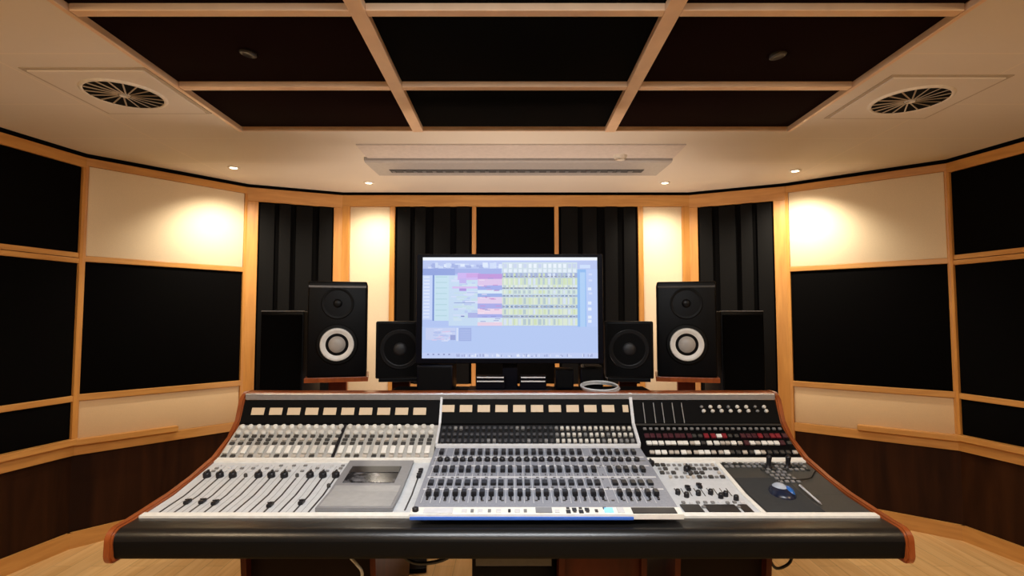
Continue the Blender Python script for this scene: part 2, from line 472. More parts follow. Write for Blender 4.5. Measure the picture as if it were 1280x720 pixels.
# long air conditioning outlet in the ceiling
t = thing('air_conditioner', 'long grey air conditioning outlet in the ceiling above the monitor', 'air conditioner', (.05, 3.95, H))
a = MB(); a.box(-1.03, 1.15, 3.53, 3.82, H-.011, H, bevel=.002); part('front_board', a, plain('ac_board', (.60, .53, .48), rough=.6), t, label='pale raised board along the near edge of the outlet')
a = MB(); a.prism([(3.822, H), (3.822, H-.026), (3.85, H-.034), (4.27, H-.016), (4.30, H)], -1.055, 1.145); part('casing', a, M['grey_vent'], t)
a = MB()
sl = math.atan2(.018, .42)
mt = Matrix.Translation((0, 4.11, H-.0232)) @ Matrix.Rotation(sl, 4, 'X')
a.box(-.93, 1.0, -.050, .046, -.003, .002, mtx=mt); part('slot', a, plain('slot_dark', (.07, .07, .072), rough=.8), t, label='dark air slot')
for k in range(24):
    b = MB(); x = -.91+k*.078+random.uniform(-.01, .01); b.box(x, x+.020+.02*random.random(), -.030, .030, -.008, -.003, mtx=mt); part('louver', b, plain('louver', (.16, .165, .17), rough=.5) if k == 0 else D.materials['louver'], t)
a = MB(); a.lathe([(0, -.030), (.035, -.028), (.045, -.018), (.048, 0)], seg=24)  # white disc shaped to stand in for a small glint of light
o = link('ceiling_glint', a.mesh('ceiling_glint', M['white_fix']), loc=(.76, 3.76, H-.011)); tag(o, 'small white disc put in for a glint on the ceiling outlet board', 'glint')

# downlights
def spot(loc, target, watts, angle, blend, col, rad):
    l = D.lights.new('downlight_lamp', 'SPOT'); l.energy = watts; l.spot_size = math.radians(angle); l.spot_blend = blend; l.color = col; l.shadow_soft_size = rad
    o = D.objects.new('downlight_lamp', l); C.objects.link(o); o.location = loc; aim(o, target); return o
WARM = (1.0, .89, .72)
for x, y, lab in ((-2.121, 4.086, 'lit round downlight in ceiling above the large cream panel of the left wall'),
                  (-1.213, 4.55, 'lit round downlight in ceiling near the cream strip left of the monitor'),
                  (1.294, 4.55, 'lit round downlight in ceiling near the cream strip right of the monitor'),
                  (2.204, 4.176, 'lit round downlight in ceiling above the large cream panel of the right wall')):
    t = thing('ceiling_downlight', lab, 'downlight', (x, y, H), 'lit downlights along the front of the ceiling')
    a = MB(); a.lathe([(.026, -.004), (.032, -.010), (.042, -.008), (.046, 0)], seg=28); link('ring', a.mesh('ring', M['white_fix']), t)
    a = MB(); a.lathe([(0, -.007), (.026, -.006)], seg=28); link('lamp', a.mesh('lamp', M['lamp_on']), t)
    outer = abs(x) > 2
    if outer: spot((x, y, H-.03), (x*1.07, y+.42, .9), 78, 128, 1.0, WARM, .03)
    else: spot((x, y, H-.03), (x*1.06, y+.16, 0), 54, 140, 1.0, WARM, .03)

# ------------------------------------------------------------------ mixing console
con = thing('mixing_console', 'wide curved mixing console with wooden side cheeks and black padded armrest', 'mixing console', (0, 2.5, 0))
XL, XR = -1.435, 1.415
CL, CR = -.378, .636           # centre module
PR = [(2.13, .783), (2.35, .800), (2.68, .860), (2.895, .985), (2.955, 1.105), (2.965, 1.135)]
PC = [(2.025, .806), (2.75, .905), (2.888, .985), (2.950, 1.110), (2.960, 1.137)]
def surf(y, prof=PR):
    for (a, za), (b, zb) in zip(prof, prof[1:]):
        if y <= b or (b, zb) == prof[-1]:
            k = (y-a)/(b-a); return za+k*(zb-za), math.atan2(zb-za, b-a)
def skin(mb, x0, x1, y0, y1, th=.012, prof=PR, lift=0., mat=None):
    """a slab following the curved profile between y0 and y1"""
    ys = [y0]+[y for y, _ in prof if y0+1e-4 < y < y1-1e-4]+[y1]
    top = [(y, surf(y, prof)[0]+lift) for y in ys]
    bot = [(y, z-th) for y, z in top[::-1]]
    mb.prism(top+bot, x0, x1, mat)
def place(name, me, parent, x, y, prof=PR, lift=0., rz=0.):
    z, a = surf(y, prof)
    w = wloc(parent)
    o = link(name, me, parent, (x-w.x, y-w.y-lift*math.sin(a), z-w.z+lift*math.cos(a)), Euler((a, 0, rz), 'XYZ'))
    if rz: o.rotation_euler = (Matrix.Rotation(a, 3, 'X') @ Matrix.Rotation(rz, 3, 'Z')).to_euler()
    return o

# armrest: padded roll
nose = []
for k in range(9):                                  # tight roll at the top edge
    th = PI/2+k/8*PI*.50
    nose.append((2.048+.044*math.cos(th), .739+.044*math.sin(th)))
for k in range(6):
    th = PI+k/5*PI*.5
    nose.append((2.032+.022*math.cos(th), .700+.022*math.sin(th)))
arm = [(2.19, .782), (2.13, .785), (2.09, .7845)] + nose + [(2.19, .678)]
a = MB(); a.mats = [M['leather'], plain('matte_leather', (.004, .004, .004), rough=.6, spec=.10)]; a.prism(arm, XL, XR, M['leather'])
a.bm.normal_update()
for f in a.bm.faces:
    if f.normal.z < .12: f.material_index = 1
part('armrest', a, None, con, smooth=50)
# cheeks
def cheek(x0, x1):
    out = [(2.985, 1.151), (2.944, 1.118), (2.905, 1.015), (2.83, .945), (2.69, .880), (2.50, .838), (2.35, .815), (2.20, .802), (2.10, .794)]
    out += [(2.040+.046*math.cos(PI/2+k/6*PI*.5), .746+.046*math.sin(PI/2+k/6*PI*.5)) for k in range(0, 7)]
    out += [(2.024+.032*math.cos(PI+k/4*PI*.5), .698+.032*math.sin(PI+k/4*PI*.5)) for k in range(0, 5)]
    out += [(2.35, .666), (2.75, .67), (3.05, .72), (3.06, 1.151)]
    a = MB(); a.prism(out, x0, x1)
    es = [e for e in a.bm.edges if abs(e.verts[0].co.x-e.verts[1].co.x) < 1e-6]
    bmesh.ops.bevel(a.bm, geom=es, offset=.006, segments=2, affect='EDGES')
    return a
part('side_cheek', cheek(XL-.030, XL), M['cherry'], con, smooth=40)
part('side_cheek', cheek(XR, XR+.030), M['cherry'], con, smooth=40)
# body
a = MB(); a.prism([(2.16, .668), (2.16, .765), (2.35, .782), (2.68, .842), (2.90, .965), (2.985, 1.12), (3.05, 1.12), (3.05, .70), (2.75, .668)], XL+.002, XR-.002)
part('body', a, M['console_black'], con)
a = MB(); a.box(XL, XR, 2.968, 3.058, 1.125, 1.150, bevel=.003); tr_ = part('top_rail', a, M['cherry'], con)
a = MB(); a.box(XL+.002, XR-.002, 2.950, 2.968, 1.112, 1.146, bevel=.003); part('edge_strip', a, M['steel'], con, label='grey metal strip along the top front edge')
a = MB(); a.box(-.70, .80, 3.058, 3.36, 1.110, 1.135, bevel=.003)
a.box(-.66, -.63, 3.30, 3.34, 0, 1.111); a.box(.73, .76, 3.30, 3.34, 0, 1.111)
part('rear_shelf', a, M['console_black'], con, label='black shelf behind the console top, under the monitor')

# --- meter bridges
yb0, yb1 = 2.895, 2.953
def squares(parent, xs, wds, prof):
    for x, wd in zip(xs, wds):
        b = MB(); b.box(-wd/2, wd/2, -.0195, .0195, 0, .003, bevel=.001)
        place('meter', b.mesh('meter', M['meter']), parent, x, 2.9285, prof, .012)
a = MB(); skin(a, XL+.003, CL-.006, yb0+.002, yb1-.002, th=.01, lift=.012); mbL = part('meter_bridge', a, M['console_black'], con)
xs = [-1.347+.0955*i*.998 for i in range(10)]
squares(mbL, xs, [.068]*10, PR)
a = MB(); skin(a, CL+.006, CR-.006, 2.890, 2.948, th=.01, lift=.012, prof=PC); mbC = part('meter_bridge', a, M['console_black'], con)
xs = [-.338+.0942*i for i in range(10)]+[.602]
squares(mbC, xs, [.066]*10+[.030], PC)
a = MB(); skin(a, CR+.010, XR-.003, yb0+.002, yb1-.002, th=.01, lift=.012); mbR = part('meter_bridge', a, M['console_black'], con, label='plain black bridge panel with small bright knobs')
for x in (.70, .755, .80, .855, .905):
    b = MB(); b.box(-.0022, .0022, -.055, .055, 0, .002); place('divider', b.mesh('divider', M['key_grey']), mbR, x, 2.925, PR, .012)
kn = MB(); kn.lathe([(.010, 0), (.010, .008), (.007, .012), (0, .012)], seg=12); kn = kn.mesh('indicator_knob', M['key_light'])
kg = MB(); kg.lathe([(.008, 0), (.008, .008), (.006, .011), (0, .011)], seg=12); kg = kg.mesh('indicator_knob', M['key_grey'])
for r, y in enumerate((2.939, 2.929)):
    for i in range(8):
        place('indicator_knob', random.choice((kn, kn, kg)), mbR, 1.008+.0475*i+.008*r, y, PR, .012)
b = MB(); b.box(CR+.012, XR-.006, 2.884, 2.892, .990, .998); part('ledge', b, M['key_dark'], mbR)

# vertical light strips between the modules
def strip(x0, x1, y0, y1, prof, mat='silver', lift=.006, name='module_divider', label=None):
    a = MB(); skin(a, x0, x1, y0, y1, th=.02, prof=prof, lift=lift); return part(name, a, M[mat], con, label)
strip(CL-.006, CL+.006, 2.76, 2.958, PC, 'silver', .018)
strip(CR-.008, CR+.008, 2.76, 2.958, PC, 'silver', .018)

# --- left: knob bank
a = MB(); skin(a, XL+.003, CL-.008, 2.690, 2.895, th=.012, lift=.004); kb = part('knob_panel', a, plain('knob_panel_grey', (.44, .43, .40), rough=.5), con, label='pale grey panel packed with rows of small knobs')
k1 = MB(); k1.lathe([(.015, 0), (.015, .008), (.012, .014), (.009, .015), (0, .015)], seg=14); k1 = k1.mesh('rotary_knob', M['key_light'])
k1b = MB(); k1b.lathe([(.014, 0), (.014, .008), (.011, .013), (.009, .014), (0, .014)], seg=14); k1b = k1b.mesh('rotary_knob', M['key_white'])
k2 = MB(); k2.box(-.011, .011, -.008, .008, 0, .010, bevel=.002); k2 = k2.mesh('channel_button', M['key_beige'])
k2d = MB(); k2d.box(-.012, .012, -.008, .008, 0, .008, bevel=.002); k2d = k2d.mesh('channel_button', M['key_dark'])
k3 = MB(); k3.box(-.0125, .0125, -.026, .026, 0, .013, bevel=.004); k3 = k3.mesh('channel_key', M['key_white'])
k3b = MB(); k3b.box(-.0125, .0125, -.026, .026, 0, .013, bevel=.004); k3b = k3b.mesh('channel_key', M['key_light'])
xsL = [-1.407+.0428*i for i in range(13)]+[-.846+.0428*i for i in range(11)]
for i, x in enumerate(xsL):
    place('rotary_knob', random.choice((k1, k1b)), kb, x, 2.882, PR, .004)
    place('rotary_knob', k1, kb, x, 2.842, PR, .004)
    place('channel_button', k2d, kb, x+.004, 2.822, PR, .004)
    place('channel_button', random.choice((k2, k2, k2d)), kb, x, 2.800, PR, .004)
    place('channel_button', k2d, kb, x, 2.778, PR, .004)
    place('channel_key', random.choice((k3, k3b)), kb, x, 2.735, PR, .004)
    place('channel_button', random.choice((k2, k2d)), kb, x, 2.700, PR, .004)
b = MB(); skin(b, -.884, -.868, 2.692, 2.894, th=.006, lift=.010); part('channel_divider', b, M['key_black'], kb)
b = MB(); skin(b, -.590, -.582, 2.692, 2.894, th=.006, lift=.008); part('channel_divider', b, M['key_dark'], kb)
strip(XL+.003, CL-.008, 2.655, 2.688, PR, 'key_white', .010, 'cross_strip', 'white strip between knob panel and fader panel')
strip(CR+.012, XR-.003, 2.655, 2.688, PR, 'key_white', .010, 'cross_strip', 'white strip below the red lit buttons')

# --- left: fader bank
a = MB(); skin(a, XL+.003, CL-.008, 2.165, 2.655, th=.012, lift=.002); fb = part('fader_panel', a, M['console_white'], con, label='white panel with long diagonal-looking faders')
strip(XL+.003, CL-.008, 2.132, 2.165, PR, 'key_white', .010, 'cross_strip', 'white front strip of the fader panel')
slot = MB(); slot.box(-.0038, .0038, -.175, .165, 0, .001); slot = slot.mesh('fader_slot', M['key_black'])
sep = MB(); sep.box(-.0012, .0012, -.21, .21, 0, .0006); sep = sep.mesh('channel_line', M['panel_grey'])
cap = MB(); cap.box(-.010, .010, -.018, .018, 0, .014, bevel=.004); cap.box(-.010, .010, -.002, .002, .014, .017); cap = cap.mesh('fader_cap', M['key_black'])
big = MB(); big.lathe([(.017, 0), (.017, .016), (.014, .022), (0, .022)], seg=18); big.box(-.004, .004, -.017, .017, .018, .028, bevel=.001); big = big.mesh('pan_knob', M['key_black'])
sm = MB(); sm.lathe([(.008, 0), (.008, .012), (.005, .016), (0, .016)], seg=12); sm = sm.mesh('pan_knob', M['key_dark'])
sm2 = MB(); sm2.lathe([(.011, 0), (.011, .016), (.008, .022), (0, .022)], seg=12); sm2 = sm2.mesh('short_fader', M['key_black'])
tb = MB(); tb.box(-.008, .008, -.006, .006, 0, .006, bevel=.001); tb = tb.mesh('mute_button', M['key_grey'])
tl = MB(); tl.box(-.008, .008, -.006, .006, 0, .006, bevel=.001); tl = tl.mesh('mute_button', M['silver'])
fxs = [-1.385+.0585*i for i in range(11)]
capy = {0: 2.23, 1: 2.27, 2: 2.275, 3: 2.262, 4: 2.40, 5: 2.21, 6: 2.33, 7: 2.24, 8: 2.38, 9: 2.265, 10: 2.21}
for i, x in enumerate(fxs):
    g_ = MB(); skin(g_, x-.0035, x+.0035, 2.175, 2.50, th=.003, lift=.0034); part('fader_slot', g_, M['key_black'], fb)
    g_ = MB(); skin(g_, x+.0283, x+.0297, 2.18, 2.62, th=.003, lift=.0028); part('channel_line', g_, M['panel_grey'], fb)
    if i in (3, 7): place('pan_knob', sm, fb, x, 2.515, PR, .002)
    else: place('pan_knob', big, fb, x, 2.515, PR, .002)
    if i in (1, 2, 3, 7, 9): place('fader_cap', cap, fb, x, capy[i], PR, .002)
    for q in range(3):
        place('mute_button', random.choice((tb, tl, tl)), fb, x+random.uniform(-.005, .005), 2.565+.028*q, PR, .002)
g_ = MB(); skin(g_, -.428, -.4215, 2.20, 2.50, th=.003, lift=.0034); part('fader_slot', g_, M['key_black'], fb); place('fader_cap', cap, fb, -.422, 2.56, PR, .002); place('fader_cap', cap, fb, -.422, 2.515, PR, .002)
place('pan_knob', sm, fb, -.80, 2.42, PR, .002)
# grey screen plate set into the fader bank
a = MB(); skin(a, -.775, -.470, 2.185, 2.645, th=.014, lift=.018); sp_ = part('screen_plate', a, M['panel_grey'], con, label='flat grey plate with a small dark screen')
a = MB(); skin(a, -.742, -.515, 2.425, 2.575, th=.003, lift=.0205)
def small_screen():
    m, nt, b = newmat('small_screen')
    tc = nt.nodes.new('ShaderNodeTexCoord'); n = nt.nodes.new('ShaderNodeTexNoise'); n.inputs['Scale'].default_value = 16; n.inputs['Detail'].default_value = 6
    nt.links.new(tc.outputs['Object'], n.inputs['Vector'])
    r = nt.nodes.new('ShaderNodeValToRGB'); r.color_ramp.elements[0].position = .50; r.color_ramp.elements[1].position = .70
    r.color_ramp.elements[0].color = (.012, .012, .014, 1); r.color_ramp.elements[1].color = (.24, .24, .26, 1)
    nt.links.new(n.outputs['Fac'], r.inputs['Fac']); nt.links.new(r.outputs['Color'], b.inputs['Base Color']); b.inputs['Roughness'].default_value = .15
    return m
part('display', a, small_screen(), sp_)
a = MB(); skin(a, -.742, -.515, 2.515, 2.575, th=.003, lift=.0225); part('display_header', a, M['key_black'], sp_)
a = MB(); skin(a, -.764, -.482, 2.20, 2.40, th=.003, lift=.0195); part('lower_plate', a, plain('plate_light', (.34, .345, .35), rough=.4), sp_)

# --- centre module
a = MB(); skin(a, CL, CR, 2.125, 2.75, th=.022, prof=PC, lift=.006); cp = part('switch_panel', a, M['console_grey'], con, label='raised grey centre panel with five rows of black switches')
a = MB(); skin(a, CL+.008, CR-.008, 2.760, 2.888, th=.012, prof=PC, lift=.006); cu = part('upper_knob_panel', a, plain('upper_dark', (.008, .008, .009), rough=.5), con)
a = MB(); skin(a, CL, CR, 2.735, 2.762, th=.020, prof=PC, lift=.012); part('cross_strip', a, M['silver'], con, label='silver strip across the centre panel')
d1 = MB(); d1.box(-.0105, .0105, -.021, .021, 0, .018, bevel=.003); d1 = d1.mesh('paddle_switch', M['key_black'])
d2 = MB(); d2.lathe([(.0135, 0), (.0135, .011), (.010, .016), (0, .016)], seg=14); d2 = d2.mesh('trim_knob', M['key_black'])
d4 = MB(); d4.box(-.0115, .0115, -.019, .019, 0, .012, bevel=.002); d4 = d4.mesh('square_button', M['key_black'])
d5 = MB(); d5.box(-.0105, .0105, -.018, .018, 0, .020, bevel=.004); d5.box(-.004, .004, -.045, -.016, 0, .006); d5 = d5.mesh('lever_switch', M['key_black'])
lbl = MB(); lbl.box(-.010, .010, -.004, .004, 0, .001); lbl = lbl.mesh('label_strip', M['silver'])
NX = 26
cx = [CL+.040+.0368*i for i in range(NX)]
for i, x in enumerate(cx):
    gap = (i == 20)
    j = lambda: random.uniform(-.003, .003)
    if i not in (1, 19): place('paddle_switch', d1, cp, x+j(), 2.665, PC, .006)
    place('trim_knob', d2, cp, x+j(), 2.578, PC, .006)
    if not gap: place('paddle_switch', d1, cp, x+j(), 2.465, PC, .006)
    if not gap: place('square_button', d4, cp, x+j(), 2.335, PC, .006)
    if not gap: place('lever_switch', d5, cp, x+j(), 2.235, PC, .006)
sl_ = MB()
for x in cx:
    skin(sl_, x-.0195, x-.0178, 2.165, 2.73, th=.002, prof=PC, lift=.007)
part('channel_line', sl_, M['silver'], cp)
dm = MB()
for i, x in enumerate(cx):
    for y, w_, h_ in ((2.628, .004, .012), (2.520, .011, .007), (2.505, .004, .010), (2.425, .004, .014), (2.395, .012, .006), (2.375, .004, .010), (2.300, .010, .006), (2.285, .004, .008), (2.185, .012, .008)):
        if random.random() < .12: continue
        dx = random.choice((-.008, 0, .006))
        skin(dm, x+dx-w_/2, x+dx+w_/2, y-h_/2, y+h_/2, th=.002, prof=PC, lift=.0075)
part('panel_print', dm, M['key_dark'], cp, kind='stuff')
for y, wdt in ((2.62, .012), (2.52, .010), (2.40, .012), (2.285, .010)):
    a = MB(); skin(a, CL+.012, CR-.012, y-wdt/2, y+wdt/2, th=.002, prof=PC, lift=.0065); part('scale_line', a, M['silver'], cp)
a = MB(); skin(a, CL+.012, CR-.012, 2.572, 2.584, th=.002, prof=PC, lift=.0068); part('scale_line', a, M['key_grey'], cp)
ku = MB(); ku.box(-.0085, .0085, -.010, .010, 0, .016, bevel=.003); kuD = ku.mesh('channel_knob', plain('upper_knob_dark', (.05, .05, .053), rough=.4))
ku = MB(); ku.box(-.0085, .0085, -.010, .010, 0, .016, bevel=.003); kuL = ku.mesh('channel_knob', M['key_light'])
ku = MB(); ku.box(-.0085, .0085, -.010, .010, 0, .016, bevel=.003); kuM = ku.mesh('channel_knob', M['key_grey'])
for i in range(34):
    x = CL+.028+.0290*i
    for y in (2.780, 2.818, 2.860):
        m_ = kuD if i < 20 else random.choice((kuL, kuL, kuM))
        if i < 20 and random.random() < .08: m_ = kuM
        place('channel_knob', m_, cu, x, y, PC, .006)
# control strip along the front of the centre module
a = MB(); skin(a, CL-.004, CR+.004, 2.068, 2.124, th=.018, prof=PC, lift=.010); cs = part('control_strip', a, M['key_white'], con, label='white strip of small displays along the front of the centre panel')
a = MB(); a.box(CL-.002, CL+.83, 2.060, 2.069, .803, .814, bevel=.002); part('edge_lip', a, M['bluelip'], cs, label='blue front edge')
def chip(x, w, y, h, mat, name, lift=.010, th=.003):
    b = MB(); b.box(-w/2, w/2, -h/2, h/2, 0, th, bevel=min(th, w, h)*.3); return place(name, b.mesh(name, M[mat]), cs, x, y+.014, PC, lift)
b = MB(); b.lathe([(.012, 0), (.012, .012), (.008, .014), (0, .014)], seg=16); place('end_knob', b.mesh('end_knob', M['key_black']), cs, CL+.014, 2.096, PC, .010)
chip(CL+.10, .11, 2.080, .040, 'silver', 'label_plate')
for x, w, m_ in ((-.18, .02, 'silver'), (-.15, .012, 'key_grey'), (-.12, .02, 'silver'), (-.085, .012, 'key_grey'), (-.05, .018, 'silver'), (-.01, .01, 'key_black'), (.02, .02, 'silver'), (.05, .012, 'key_grey')):
    chip(x, w, 2.080, .022, m_, 'strip_button')
chip(.120, .062, 2.085, .040, 'panel_grey', 'small_display'); chip(.17, .018, 2.078, .02, 'silver', 'strip_button')
for k in range(4): chip(.212+.024*k, .017, 2.082+(.008 if k % 2 else -.008), .024, 'key_black', 'strip_button')
for k in range(4): chip(.212+.024*k, .012, 2.100-(.026 if k % 2 else 0), .012, 'key_dark', 'strip_button')
chip(.318, .012, 2.08, .02, 'key_dark', 'strip_button'); chip(.365, .034, 2.085, .036, 'lcd_blue', 'small_display'); chip(.352, .012, 2.100, .014, 'key_black', 'strip_button')
chip(.410, .026, 2.085, .040, 'silver', 'strip_button')
chip(.535, .165, 2.082, .044, 'key_black', 'small_display')

# --- right: lit button bank
a = MB(); skin(a, CR+.010, XR-.003, 2.690, 2.888, th=.012, lift=.004); rb = part('button_panel', a, M['console_black'], con, label='black panel with rows of red and white buttons')
def btn(w, h, mat, name, t=.010):
    b = MB(); b.box(-w/2, w/2, -h/2, h/2, 0, t, bevel=.002); return b.mesh(name, M[mat])
bR, bW, bD, bV = btn(.024, .030, 'key_red', 'red_button'), btn(.026, .024, 'key_white', 'white_button'), btn(.02, .02, 'key_dark', 'dark_button'), btn(.024, .03, 'key_wine', 'red_button')
bL = btn(.02, .02, 'led_warm', 'white_button'); bG = btn(.016, .014, 'key_grey', 'grey_button'); bC = btn(.022, .02, 'key_beige', 'white_button')
for i in range(24):
    x = .690+.0305*i
    jx = random.uniform(-.003, .003)
    place('grey_button', bG, rb, x, 2.868, PR, .004)
    if i < 12:
        m_ = bV if i < 8 else (bD if i in (8, 9) else bR)
        w_ = bW if i != 9 else bD; v_ = random.choice((bW, bC))
        if i == 7: w_ = bC
    else:
        m_ = random.choice((bV, bV, bD, bR)) if i > 13 else (bW if i == 12 else bR)
        w_ = random.choice((bW, bW, bD, bC, bV)); v_ = random.choice((bD, bD, bC, bW))
    place('red_button' if m_ in (bR, bV) else ('white_button' if m_ == bW else 'dark_button'), m_, rb, x+jx, 2.822, PR, .004)
    place('white_button' if w_ in (bW, bC) else ('dark_button' if w_ == bD else 'red_button'), w_, rb, x+jx, 2.778, PR, .004)
    place('white_button' if v_ in (bW, bC) else 'dark_button', v_, rb, x+jx, 2.722, PR, .004)

# --- right: white button panel and dark desk panel
XM = .975
a = MB(); skin(a, CR+.010, XM, 2.165, 2.655, th=.012, lift=.002); wp = part('button_panel', a, M['console_white'], con, label='white panel with small grey buttons and short faders')
strip(CR+.010, XR-.003, 2.132, 2.165, PR, 'key_white', .010, 'cross_strip', 'white front strip at the right of the console')
strip(XM, XM+.018, 2.165, 2.655, PR, 'key_white', .008, 'module_divider')
g1 = btn(.015, .014, 'key_grey', 'small_button', .008); g2 = btn(.015, .014, 'silver', 'small_button', .008); g3 = btn(.014, .016, 'key_beige', 'small_button', .010)
for r, y in enumerate((2.625, 2.585, 2.545, 2.505)):
    for i in range(11):
        if random.random() < .1: continue
        place('small_button', random.choice((g1, g1, bD, g3)), wp, .690+.0262*i, y, PR, .002)
place('round_knob', big, wp, .815, 2.575, PR, .002); place('round_knob', sm, wp, .815, 2.53, PR, .002)
place('round_knob', big, wp, .660, 2.63, PR, .002)
for i in range(9):
    place('small_button', random.choice((g1, g2)), wp, .700+.030*i, 2.27+random.uniform(-.006, .006), PR, .002)
for i, yy in enumerate((2.36, 2.33, 2.40, 2.35, 2.42, 2.36, 2.32, 2.34, 2.30)):
    place('short_fader', cap if i in (2, 4) else sm2, wp, .705+.028*i, yy, PR, .002)
    b_ = MB(); b_.box(-.002, .002, -.05, .05, 0, .001); place('fader_slot', b_.mesh('fader_slot', M['key_dark']), wp, .705+.028*i, 2.36, PR, .002)
for x, w in ((.718, .078), (.838, .125), (.932, .038)):
    b_ = MB(); b_.box(-w/2, w/2, -.036, .036, 0, .004, bevel=.001); place('small_display', b_.mesh('small_display', M['key_black']), wp, x, 2.215, PR, .002)
for x in (.768, .768, .908):
    place('small_button', g1, wp, x, 2.225, PR, .002)
a = MB(); skin(a, XM+.018, XR-.003, 2.165, 2.655, th=.012, lift=.002); dp = part('desk_panel', a, M['desk_grey'], con, label='dark grey panel with small grey keys along its back edge')
e1 = btn(.016, .016, 'key_grey', 'desk_key', .007); e2 = btn(.016, .016, 'panel_grey', 'desk_key', .008); e3 = btn(.016, .016, 'desk_grey', 'desk_key', .008)
for r, y in enumerate((2.640, 2.610, 2.58)):
    for i in range(15):
        if r == 2 and i < 6: continue
        place('desk_key', random.choice((e1, e2, e3)), dp, 1.012+.0262*i, y, PR, .002)
for r in range(4):
    for i in range(4):
        place('desk_key', random.choice((e1, e2, e2)), dp, 1.178+.026*i+.006*r, 2.553-.030*r, PR, .002)
jb = MB(); jb.lathe([(.017, 0), (.015, .008), (.010, .012), (.011, .04), (.013, .055), (.008, .062), (0, .062)], seg=16); jb = jb.mesh('joystick', M['key_black'])
place('joystick', jb, dp, 1.205, 2.60, PR, .002); place('joystick', jb, dp, 1.295, 2.60, PR, .002)

# pedestals
for x0, x1 in ((-1.065, -.535), (.185, .530), (.64, 1.02)):
    a = MB(); a.prism([(2.30, 0), (2.22, .67), (2.95, .67), (2.85, 0)], x0+.02, x1-.02)
    pd = part('pedestal', a, M['cherry_dark'] if x0 == .185 else plain('pedestal_dark', (.008, .003, .002), rough=.6, spec=.1) if x0 < 0 else D.materials['pedestal_dark'], con)
    for xx in (x0, x1-.022):
        b = MB(); b.prism([(2.27, 0), (2.18, .668), (2.97, .668), (2.88, 0)], xx, xx+.022); part('side_panel', b, M['cherry_dark'] , pd)

# ------------------------------------------------------------------ things on the console
zz, an = surf(2.33)
a = MB(); skin(a, 1.005, 1.232, 2.185, 2.50, th=.002, lift=.0045)
single('mouse_pad', a, M['pad'], (1.13, 2.34, zz), 'dark grey mouse pad lying on the console beside the white button panel', 'mouse pad')
z0, an = surf(2.36)
ms = thing('computer_mouse', 'silver and blue computer mouse on the dark pad', 'mouse', (1.150, 2.36, z0+.0046)); ms.rotation_euler = (an, 0, 0)
def ell(mb, rx, ry, rz, c, flat=0., mat=None):
    pr = []
    for k in range(9):
        t_ = k/8*PI/2; pr.append((math.cos(t_), math.sin(t_)))
    mt = Matrix.Translation(c) @ Matrix.Diagonal((rx, ry, rz, 1))
    mb.lathe([(.0001, 0), (1, 0)]+pr[:-1]+[(0, 1)], seg=28, mat=mat, mtx=mt)
a = MB(); ell(a, .050, .068, .030, (0, 0, 0)); link('base_shell', a.mesh('base_shell', plain('mouse_base', (.01, .015, .035), rough=.25)), ms)
a = MB(); ell(a, .036, .050, .033, (-.002, .012, .003)); link('top_shell', a.mesh('top_shell', plain('mouse_top', (.42, .47, .55), rough=.25)), ms, )
a = MB(); ell(a, .024, .040, .033, (.022, -.008, .001)); link('side_grip', a.mesh('side_grip', M['mouse_blue']), ms)
a = MB(); a.cyl((0, .050, .020), .008, .006, axis='X', seg=14); link('scroll_wheel', a.mesh('scroll_wheel', M['key_black']), ms)
pts = []
for x, y in ((1.165, 2.42), (1.20, 2.47), (1.27, 2.475), (1.34, 2.49), (1.38, 2.535), (1.405, 2.56)): pts.append((x, y, surf(y)[0]+.008))
tube('mouse_cable', pts, .0025, M['cable_black'], parent=ms)
# the mouse empty is tilted, so the lead is placed back into its frame
o = D.objects['mouse_cable']; o.matrix_parent_inverse = (Matrix.Translation(ms.location) @ Matrix.Rotation(an, 4, 'X')).inverted()
za, zb = surf(2.43)[0]+.0085, surf(2.25)[0]+.0085
pen = thing('pen', 'thin silver pen lying to the right of the mouse pad', 'pen', (1.254, 2.34, (za+zb)/2))
v = Vector((1.251, 2.25, zb))-Vector((1.257, 2.43, za)); v.normalize()
q = v.to_track_quat('Z', 'Y')
pen.rotation_euler = q.to_euler()
a = MB(); a.cyl((0, 0, 0), .0042, .165, seg=12); link('barrel', a.mesh('barrel', M['silver']), pen)
a = MB(); a.cyl((0, 0, .0905), .0042, .016, r2=.001, seg=12); link('tip', a.mesh('tip', M['steel']), pen)
a = MB(); a.box(-.0012, .0012, .0042, .0066, -.075, -.035); link('clip', a.mesh('clip', M['steel']), pen)

# ------------------------------------------------------------------ monitor
mx, my = -.012, 3.13
mon = thing('computer_monitor', 'large wide monitor showing a pale blue recording program', 'monitor', (mx, my, 1.135))
mx0, mx1, mz0, mz1 = -.552, .525, 1.292, 1.922
a = MB(); a.box(mx0, mx1, my, my+.050, mz0, mz1, bevel=.006); part('casing', a, M['bezel'], mon, smooth=30)
sx0, sx1, sz0, sz1 = -.515, .492, 1.322, 1.902
bz = MB()
for b_ in ((mx0+.004, sx0, mz0+.004, mz1-.004), (sx1, mx1-.004, mz0+.004, mz1-.004), (sx0, sx1, sz1, mz1-.004), (sx0, sx1, mz0+.004, sz0)): bz.box(b_[0], b_[1], my-.008, my+.002, b_[2], b_[3])
part('bezel', bz, M['bezel'], mon)
